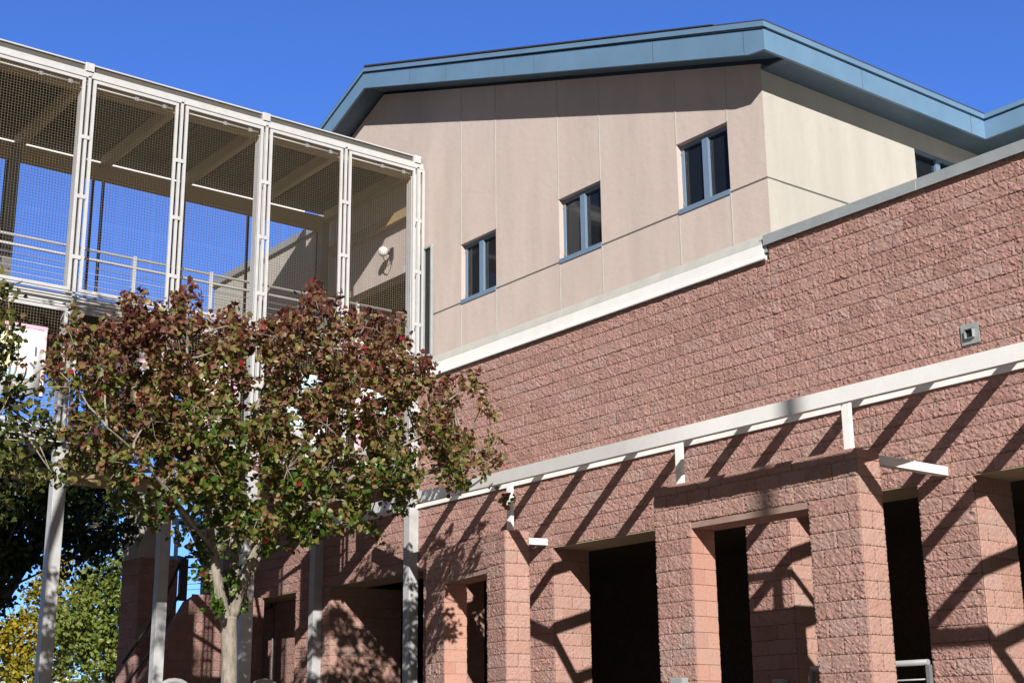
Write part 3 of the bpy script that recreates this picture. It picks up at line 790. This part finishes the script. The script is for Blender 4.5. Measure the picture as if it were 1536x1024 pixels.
# ------------------------------------------------------------------ stair tower, stair wall, railing, street lamp
tw = thing('stair_tower', 'dark brick stair tower with a cream stucco top standing beyond the bridge', 'tower', (13.5, 32, FL))
TX0, TX1, TYF, TZ = 13.32, 14.25, 31.0, 4.12
mb = MB(); block_wall(mb, (TX0, TYF, 0), (1, 0, 0), (0, -1, 0), TX1-TX0, FL-.1, TZ, .014); block_wall(mb, (TX0, TYF, 0), (0, 1, 0), (-1, 0, 0), 1.0, FL-.1, TZ, .014); mb.build('brick_base', M_BLOCK, tw)
MB().box(TX0+.004, TX1, TYF+.004, TYF+1.0, FL-.1, TZ-.01).build('core', M_MORTAR, tw)
MB().box(TX0-.03, TX1-.2, TYF+.04, TYF+.96, TZ, 5.6).build('stucco_top', M_CREAM, tw)
MB().box(TX0-.08, TX1-.14, TYF+.0, TYF+1.0, 5.6, 5.7).build('cap', M_GREY, tw)
q = 29.0/31.0
sw = thing('stair_wall', 'sloping brick stair wall rising behind the trunk of the autumn tree', 'wall', (14.0, 29, FL))
yb = 29.0; sx0, sx1, zt_, zs = 11.95, 13.62, 3.36*q, 3.20*q
MB().prism([(sx0, FL-.1), (W+.05, FL-.1), (W+.05, zt_), (13.85, zt_), (sx1, zs), (sx0, FL+.2)], 1, yb+.006, yb+.30).build('core', M_BLOCK, sw)
mb = MB(); k = -2
while ZP+k*CO < zt_-.05:
    a = ZP+k*CO; b = min(a+CO, zt_); zz = (a+b)/2; k += 1
    xl = sx0+(zz-(FL+.2))/(zs-(FL+.2))*(sx1-sx0)+.03
    if zz < FL+.25: xl = sx0
    c = xl; o_ = .2 if k % 2 else 0
    while c < W:
        e = min(W, (math.floor((c-o_)/BL+1e-6)+1)*BL+o_)
        if e-c > .05: block_face(mb, np.array((0, yb, 0.)), np.array((1., 0, 0)), np.array((0, -1., 0)), c, e, a, b, .014)
        c = e
mb.build('block_facing', M_BLOCK, sw)
rr = thing('stair_railing', 'dark steel stair railing sloping up to a flat landing beyond the tree', 'railing', (13.5, 29.15, 3.1))
yr = 29.15
def S(x, z): return (x*q, yr, z*q)
MB().box(14.36*q, 14.56*q, yr-.04, yr+.04, 3.0, 4.18*q).build('post', M_BLACK, rr, .005)
MB().box(15.20*q, 15.30*q, yr-.04, yr+.04, 3.1, 4.22*q).build('post', M_BLACK, rr, .005)
MB().tube([S(13.1, 1.75), S(13.9, 2.95), S(14.36, 4.05), S(14.5, 4.22), S(15.35, 4.30)], .033, 8).build('top_rail', M_BLACK, rr)
MB().tube([S(13.1, 1.1), S(13.95, 2.35), S(14.4, 3.40), S(14.5, 3.98), S(15.35, 4.06)], .024, 8).build('mid_rail', M_BLACK, rr)
for k in range(4): MB().tube([S(14.5, 3.85-.13*k), S(15.35, 3.93-.13*k)], .006, 5).build('wire', M_GREY, rr)
ls = thing('street_lamp', 'white street lamp with two shoebox heads beyond the stairs', 'street lamp', (16.45, 36.6, 0))
yl = 36.6
MB().tube([(16.73, yl, -.1), (16.73, yl, 5.95)], [.075, .055], 12).build('pole', M_WHITE, ls)
mb = MB(); mb.prism([(16.95, 5.68), (17.42, 5.68), (17.36, 6.02), (17.05, 6.06)], 1, yl-.2, yl+.2); mb.build('lamp_head', M_WHITE, ls, .01)
MB().box(16.2, 16.68, yl-.16, yl+.16, 5.82, 6.04).build('lamp_head', M_WHITE, ls, .01)
MB().bar((16.6, yl, 5.95), (17.1, yl, 5.95), .08, .1).build('arm', M_WHITE, ls)
mb = MB(); mb.box(16.38, 16.7, yl-.12, yl+.06, 4.72, 4.95); mb.build('camera_box', M_GALV, ls, .01)
MB().tube([(16.8, yl, 4.85), (16.98, yl, 4.85)], [.14, .11], 10).build('speaker', M_GREY, ls)

# bike racks: bent tubes whose tops just enter the frame
for i, (lab, x, y, zt) in enumerate((('bent steel rack hoop in front of the shaded stair wall, left of the tree trunk', 9.23, 20.0, .925), ('bent steel rack hoop just right of the tree trunk', 10.98, 20.5, .965))):
    r = thing('bike_rack', lab, 'bike rack', (x, y, FL))
    pts = [(x-.22, y, FL), (x-.22, y, zt-.16)]+[(x-.22+.22*(1-math.cos(a)) if 0 else x-.22*math.cos(a), y, zt-.16+.13*math.sin(a)) for a in np.linspace(.3, math.pi-.3, 7)]+[(x+.22, y, zt-.16), (x+.22, y, FL)]
    MB().tube(pts, .045, 10).build('hoop', M_GREY, r)
    m = MB(); m.box(x-.3, x-.14, y-.08, y+.08, FL+.002, FL+.02); m.box(x+.14, x+.3, y-.08, y+.08, FL+.002, FL+.02); m.build('foot_plate', M_GALV, r)

# tall pole behind the viewpoint: its shadow crosses the white beam and the portal lintel
tpx = 2.0; tpy = 10.85-1.55*(12.57-tpx)
tp = thing('flag_pole', 'tall white flag pole standing in the plaza behind the viewpoint', 'pole', (tpx, tpy, -1.65))
MB().tube([(tpx, tpy, -1.66), (tpx, tpy, 13.7)], [.12, .085], 12).build('pole', M_WHITE, tp)
MB().tube([(tpx, tpy, 13.68), (tpx, tpy, 13.74), (tpx, tpy, 13.82), (tpx, tpy, 13.87)], [.04, .09, .09, .02], 12).build('finial', M_WHITE, tp)

# ------------------------------------------------------------------ trees
def leaves_mesh(name, pts, nrm_up, size, mat, parent, droop=.65, fold=.55):
    """pts (n,3): one folded leaf of two quads at each point, every leaf its own island"""
    n = len(pts); P = np.asarray(pts, float)
    a = RNG.normal(size=(n, 3)); a[:, 2] -= droop; a /= np.linalg.norm(a, axis=1)[:, None]       # leaf axis
    b = np.cross(a, RNG.normal(size=(n, 3))); b /= np.linalg.norm(b, axis=1)[:, None]            # leaf width dir
    c = np.cross(a, b)
    s = size*RNG.uniform(.5, 1.3, n)[:, None]; wd = s*RNG.uniform(.34, .46, n)[:, None]; fd = wd*RNG.uniform(.0, 2*fold, n)[:, None]
    cu = s*RNG.uniform(-.25, .25, n)[:, None]
    v = np.empty((n, 8, 3))
    v[:, 0] = P; v[:, 1] = P+a*s*.32+b*wd+c*fd; v[:, 2] = P+a*s*.72+b*wd*.75+c*(fd*.8+cu*.5); v[:, 3] = P+a*s+c*cu
    v[:, 4] = P+a*s*.72-b*wd*.75+c*(fd*.8+cu*.5); v[:, 5] = P+a*s*.32-b*wd+c*fd; v[:, 6] = P+a*s*.36; v[:, 7] = P+a*s*.72+c*cu*.4
    idx = np.array([[0, 1, 6, 5], [1, 2, 7, 6], [2, 3, 4, 7], [6, 7, 4, 5]])
    idx = np.array([[0, 6, 5, 5], [0, 1, 6, 6]])*0 if False else None
    quads = np.array([[0, 1, 6, 5], [6, 1, 2, 7], [6, 7, 4, 5], [7, 2, 3, 4]])
    F = (quads[None]+np.arange(n)[:, None, None]*8).reshape(-1)
    me = bpy.data.meshes.new(name); me.vertices.add(n*8); 
    off = np.array(parent.location) if parent else np.zeros(3)
    me.vertices.foreach_set('co', (v.reshape(-1, 3)-off).ravel())
    me.loops.add(len(F)); me.loops.foreach_set('vertex_index', F.astype(np.int32))
    me.polygons.add(n*4); me.polygons.foreach_set('loop_start', np.arange(0, n*16, 4, dtype=np.int32))
    me.polygons.foreach_set('use_smooth', np.ones(n*4, bool)); me.update(calc_edges=True); me.validate()
    me.materials.append(mat); o = bpy.data.objects.new(name, me); COL.objects.link(o); o.parent = parent
    return o

def curve_pts(p, q, n=6, sag=.12, wob=.05):
    p = Vector(p); q = Vector(q); L = (q-p).length; out = []
    off = Vector((random.uniform(-1, 1), random.uniform(-1, 1), random.uniform(-.3, 1)))*L*sag
    for i in range(n+1):
        t = i/n; k = 4*t*(1-t)
        out.append(p.lerp(q, t)+off*k+Vector((random.uniform(-1, 1), random.uniform(-1, 1), random.uniform(-1, 1)))*wob*L*(.5 if 0 < i < n else 0)*.5)
    return out

def crown_points(blobs, per_r3, twig_n, leaf_sp):
    """clusters of leaves round many twig ends inside every blob"""
    pts = []; twigs = []
    for c, r in blobs:
        k = max(2, int(per_r3*(r**2)))
        for _ in range(k):
            d = RNG.normal(size=3); d /= np.linalg.norm(d); e = c+d*r*RNG.uniform(.25, 1.0)**.6
            twigs.append((c, e))
            m = int(twig_n*RNG.uniform(.6, 1.4))
            pts += list(e+RNG.normal(size=(m, 3))*leaf_sp)
    return np.array(pts), twigs

BARK = bark_mat('grey_bark', (.30, .265, .215), (.13, .11, .09))
BARKD = bark_mat('dark_bark', (.09, .075, .06), (.035, .03, .025))
LEAF_A = leaf_mat('autumn_pear_leaf', [(0, (.050, .105, .012)), (.22, (.095, .13, .020)), (.38, (.23, .215, .06)), (.50, (.27, .165, .075)), (.64, (.20, .088, .055)), (.82, (.12, .042, .032)), (1.0, (.14, .036, .032))], 0, 1, 4.9, .17, .36, .75, True)

TY = 18.0
tree = thing('pear_tree', 'street tree in autumn red, brown and green in front of the footbridge', 'tree', (9.12, 18.0, -.25))
rows = [(210,446,16),(212,470,22),(285,452,20),(292,478,26),(470,455,26),(445,475,22),(555,490,28),(505,480,26),(420,490,24),
 (120,505,28),(165,495,26),(205,500,34),(265,495,40),(335,505,36),(400,512,34),(500,515,42),(570,530,42),(455,510,36),(350,485,20),
 (95,555,26),(160,560,44),(245,565,52),(335,565,48),(425,570,42),(515,570,46),(600,575,40),(650,590,28),(690,580,24),(728,603,12),(640,552,16),
 (150,625,44),(225,640,48),(305,635,52),(395,640,46),(480,640,40),(565,640,50),(645,640,42),(705,655,24),(735,620,7),(740,660,14),
 (115,690,24),(180,700,36),(265,705,44),(345,715,46),(430,705,46),(510,700,46),(590,700,48),(668,690,34),(728,690,22),(758,742,10),(745,715,12),
 (190,755,24),(240,765,24),(310,770,30),(380,770,34),(455,755,34),(530,750,30),(605,745,24),(680,722,22),(560,800,14),(552,780,12),(485,612,30),(495,590,24),(470,600,24),(430,792,28),(475,785,28),(385,812,22),(515,780,24),(295,825,18),(350,800,26),(312,880,15),(345,892,16),(366,905,9),(326,905,12),(352,862,12),(300,860,11),(430,790,22),
 (395,815,16),(322,870,9),(345,885,10),(330,905,7),(375,845,10),(305,830,9),(270,795,10)]
blobs = []
cx, cz = 415, 640
for (x, y, r) in rows:
    dmax = 2.1*math.sqrt(max(0.03, 1-((x-cx)/360.0)**2-((y-600)/330.0)**2*.6))
    k = 1 if r < 18 else (2 if r < 34 else 3)
    for j in range(k):
        if y > 815: dy = random.uniform(-.25, .1)
        else: dy = dmax*((j+.5)/k*2-1)*.9+random.uniform(-.25, .25) if k > 1 else random.uniform(-.5, .5)*dmax
        jx, jy = (random.uniform(-12, 12), random.uniform(-10, 10)) if r >= 18 else (0, 0)
        c = onY(x+jx, y+jy, TY+dy); blobs.append((c, r/111.0*1.05))
pts, twigs = crown_points(blobs, 112, 17, .050)
up = [b_ for b_ in blobs if b_[0][2] > 4.6]
spr = []
for b_ in random.sample(up, min(46, len(up))):
    c0 = b_[0]+RNG.normal(size=3)*b_[1]*.5; d0 = np.array([random.uniform(-.35, .35), random.uniform(-.35, .35), 1.0]); ln = random.uniform(.10, .36)
    e0 = c0+d0*(b_[1]*.5+ln); spr.append((c0, e0))
    for t_ in np.linspace(.35, 1, int(ln*30)+2): pts = np.vstack([pts, c0+(e0-c0)*t_+RNG.normal(size=(3, 3))*.045])
twigs += spr
# limbs: fork low on the trunk
def P_(x, y, dy=0): return Vector(onY(x, y, TY+dy).tolist())
base = Vector((9.10, 18.0, -.3)); fork = P_(343, 925)
limbs = [([base, Vector((9.11, 18.0, .3)), P_(344, 985), P_(343, 945), fork], [.165, .145, .14, .145, .15]),
 ([P_(340, 935), P_(328, 880, -.1), P_(316, 800, -.15), P_(306, 720, -.3), P_(290, 620, -.5), P_(280, 520, -.6)], [.115, .09, .075, .06, .04, .018]),
 ([P_(345, 930), P_(352, 860, .15), P_(345, 780, .3), P_(338, 690, .4), P_(348, 600, .5), P_(345, 510, .6)], [.10, .085, .07, .055, .035, .015]),
 ([P_(350, 925), P_(368, 860, -.2), P_(398, 805, -.3), P_(440, 770, -.4), P_(500, 735, -.5), P_(565, 690, -.7), P_(640, 650, -.8)], [.10, .08, .065, .055, .045, .03, .015]),
 ([P_(352, 915, .1), P_(385, 840, .5), P_(430, 740, .9), P_(470, 640, 1.2), P_(500, 540, 1.4)], [.075, .06, .045, .03, .012]),
 ([P_(330, 890, -.1), P_(290, 800, .5), P_(240, 720, .9), P_(190, 640, 1.2), P_(150, 560, 1.3)], [.06, .05, .04, .026, .01]),
 ([P_(318, 820, -.15), P_(270, 760, -.7), P_(215, 690, -1.0), P_(160, 640, -1.2)], [.05, .04, .025, .01]),
 ([P_(350, 760, .3), P_(370, 690, -.2), P_(385, 610, -.5), P_(425, 520, -.6)], [.05, .045, .03, .01]),
 ([P_(500, 735, -.5), P_(585, 725, .1), P_(660, 705, .4), P_(730, 690, .5)], [.03, .025, .016, .007])]
mb = MB(); skel = []
for pl, rd in limbs:
    # smooth resample
    q = []; rr_ = []
    for i in range(len(pl)-1):
        p0 = pl[max(i-1, 0)]; p1 = pl[i]; p2 = pl[i+1]; p3 = pl[min(i+2, len(pl)-1)]
        for t in (0, .25, .5, .75):
            a = .5*((2*p1)+(-p0+p2)*t+(2*p0-5*p1+4*p2-p3)*t*t+(-p0+3*p1-3*p2+p3)*t**3)
            q.append(a); rr_.append(rd[i]*(1-t)+rd[i+1]*t)
    q.append(pl[-1]); rr_.append(rd[-1]); mb.tube(q, [v*.78 for v in rr_], 10)
    skel += [(p, r) for p, r in zip(q, rr_) if p.z > 2.2]
mb.build('trunk', BARK, tree)
mb = MB()
SK = np.array([tuple(p) for p, r in skel])
for c, r in blobs:
    d = np.linalg.norm(SK-c, axis=1)+np.maximum(0, SK[:, 2]-c[2])*1.5
    p = skel[int(np.argmin(d))][0]
    mb.tube(curve_pts(p, c, 5), [.020, .016, .013, .011, .009, .007], 5, False)
for i, (c, e) in enumerate(twigs):
    if i % 2 == 0: mb.tube([c, (c+e)/2+RNG.normal(size=3)*.03, e], [.007, .005, .003], 4, False)
mb.build('branches', BARK, tree)
leaves_mesh('crown', pts, None, .089, LEAF_A, tree)
print('main tree leaves', len(pts))

# second tree of the same kind, its crown just entering at the left edge
t2 = thing('pear_tree', 'neighbouring green and brown street tree only partly inside the left edge', 'tree', (4.9, 17.2, -.35))
blobs = []
for (x, y, r) in [(5,418,9),(12,445,16),(20,480,14),(8,520,18),(-20,470,40),(35,545,10),(15,590,24),(45,620,20),(75,655,22),(30,660,34),(75,705,22),(25,715,26),(105,580,14),(112,612,12),(-40,540,50),(-60,620,60),(-40,700,50),(-110,520,70),(-120,620,80),(-180,560,80),(-180,660,80),(-90,740,50),(-20,760,30),(-100,440,50),(60,585,8),(28,500,7)]:
    for j in range(1 if r < 18 else 2):
        blobs.append((onY(x, y, 17.2+random.uniform(-1, 1)*(.3 if r < 25 else 1.0)), r/111.0))
for _ in range(16):      # high crown added above the frame to shade the stairs and tower
    blobs.append((np.array([random.uniform(3.75, 4.25), random.uniform(14.2, 15.8), random.uniform(9.2, 11.6)]), random.uniform(.45, .6)))
pts, twigs = crown_points(blobs, 120, 9, .062)
mb = MB(); b0 = Vector((4.9, 17.2, -.6)); top = Vector((4.95, 17.2, 2.0))
mb.tube([b0, (4.92, 17.2, .6), top], [.17, .14, .12], 10)
mb.tube([top, (5.1, 17.1, 3.2), (5.2, 17.1, 4.6), (5.2, 17.2, 6)], [.11, .085, .06, .02], 8); mb.tube([top, (4.2, 16.8, 4.5), (3.8, 16.0, 7.0), (3.9, 15.3, 9.5), (4.0, 15.1, 11)], [.11, .10, .08, .06, .02], 8); mb.tube([top, (5.3, 17.6, 3.2), (5.7, 17.8, 4.2), (6.3, 17.6, 4.9)], [.06, .045, .025, .01], 8); mb.tube([top, (4.4, 17.2, 3.2), (3.9, 17.3, 4.8)], [.1, .08, .03], 8)
mb.build('trunk', BARK, t2)
mb = MB(); mh = MB()
for c, r in blobs:
    if c[2] > 8.2:
        mh.tube(curve_pts((3.9, 15.3, 9.4), c, 5), [.022, .016, .013, .011, .009, .006], 5, False); continue  # branches of the added high crown
    p = Vector((5.1, 17.1, 3.2)) if c[0] < 5.6 else Vector((5.7, 17.8, 4.2))
    mb.tube(curve_pts(p, c, 5), [.022, .016, .013, .011, .009, .006], 5, False)
mb.build('branches', BARK, t2); mh.build('branches', BARK, t2)
LEAF_B = leaf_mat('turning_pear_leaf', [(0, (.040, .060, .012)), (.35, (.085, .10, .022)), (.55, (.19, .17, .045)), (.7, (.18, .10, .05)), (1, (.12, .04, .03))], 0, 1, 5.6, .14, .30, .8)
leaves_mesh('crown', pts, None, .088, LEAF_B, t2)

def bg_tree(name, label, loc, blobs, leafsz, mat, per, twn, sp, bark, trunk_r, group=None, cat='tree'):
    r = thing(name, label, cat, loc, group)
    pts, tw = crown_points(blobs, per, twn, sp)
    cen = np.mean([b[0] for b in blobs], axis=0)
    mb = MB(); p0 = Vector(loc); p1 = Vector(cen.tolist())
    mb.tube(curve_pts(p0, p1, 6, .04, .02), np.linspace(trunk_r, trunk_r*.35, 7).tolist(), 8)
    for c, rr_ in blobs:
        mb.tube(curve_pts(p0.lerp(p1, random.uniform(.45, .95)), c, 4, .1), [trunk_r*.28, trunk_r*.2, trunk_r*.15, trunk_r*.1, trunk_r*.06], 5, False)
    mb.build('trunk', bark, r)
    leaves_mesh('crown', pts, None, leafsz, mat, r)
LEAF_D = leaf_mat('dark_evergreen_leaf', [(0, (.018, .035, .010)), (.6, (.032, .055, .014)), (1, (.05, .07, .02))], 0, 1, 4, 0, .15, .6)
LEAF_Y = leaf_mat('yellow_leaf', [(0, (.11, .14, .015)), (.4, (.26, .22, .02)), (1, (.46, .30, .02))], 0, 1, 5, 0, .3, .3)
LEAF_G = leaf_mat('pale_green_leaf', [(0, (.08, .12, .018)), (.5, (.17, .215, .04)), (1, (.30, .30, .07))], 0, 1, 5, 0, .3, .3)
def B(lst, Y, spread, sc): return [(onY(x, y, Y+random.uniform(-1, 1)*spread), r/sc) for x, y, r in lst]
sc32 = F_PX/34.0
dk = [(-30,720,70),(40,720,55),(100,720,40),(150,735,45),(10,780,60),(70,775,45),(130,780,50),(175,790,30),(-30,840,60),(20,825,40),(80,815,32),(135,825,26),(165,815,20),(-15,900,34),(205,760,18),(60,690,40),(130,690,30),(100,850,12),(150,850,10),(40,750,40),(110,760,36),(5,690,40)]
bg_tree('evergreen_tree', 'dark shaded evergreen tree behind the left bridge column', tuple(onY(-190, 1150, 32)*np.array([1, 1, 0])+np.array([0, 0, -.2])), B(dk, 32, 1.5, sc32), .13, LEAF_D, 120, 13, .14, BARKD, .20)
sc58 = F_PX/64.0
yl = [(60,900,30),(90,880,26),(45,950,36),(80,940,30),(20,985,30),(110,900,24),(60,990,26),(100,850,18),(130,880,18),(110,960,24),(30,930,20),(5,960,30),(10,1000,30),(40,1010,26),(85,1000,26),(75,860,20),(120,930,24)]
gl = [(150,880,30),(175,900,30),(130,930,34),(165,950,36),(190,940,30),(110,980,34),(150,985,34),(185,990,26),(170,850,22),(140,860,20),(200,900,30),(210,970,30),(190,840,18),(100,930,26)]
bg_tree('acacia_tree', 'bright yellow leaved tree at the lower left beyond the bridge', tuple(onY(60, 1100, 66)*np.array([1, 1, 0])+np.array([0, 0, 1.8])), B(yl, 66, 1.2, sc58), .20, LEAF_Y, 50, 12, .18, BARKD, .22)
bg_tree('acacia_tree', 'pale green feathery tree beside the yellow tree beyond the bridge', tuple(onY(165, 1100, 54)*np.array([1, 1, 0])+np.array([0, 0, 1.8])), B(gl, 54, 1.4, sc58), .18, LEAF_G, 56, 12, .16, BARKD, .25)
# white garden wall and house far behind the trees
gw = thing('garden_wall', 'low white garden wall under the far trees', 'wall', (24, 74, 1.8))
MB().box(14, 34, 74, 74.3, 1.6, 3.32).build('wall', M_WHITE, gw)
mb = MB()
for k in range(6): mb.box(14.5+k*3.6, 14.9+k*3.6, 73.9, 74.0, 1.6, 3.5)
mb.build('pilaster', M_TAN, gw)
hs_ = thing('house', 'pale house glimpsed at the far left behind the yellow tree', 'house', (18, 80, 1.8))
MB().box(10, 23.5, 80, 90, 1.5, 5.4).build('wall', M_WHITE, hs_)
MB().prism([(79.4, 5.4), (90.6, 5.4), (85, 7.2)], 0, 9.6, 23.9).build('roof', M_TAN, hs_)
for x in (14, 18, 21.4):
    f = MB().box(x, x+1.2, 79.94, 80, 3.2, 4.6).build('window', M_GREY, hs_); MB().box(x+.1, x+1.1, 79.93, 79.939, 3.3, 4.5).build('pane', M_GLASS, f)
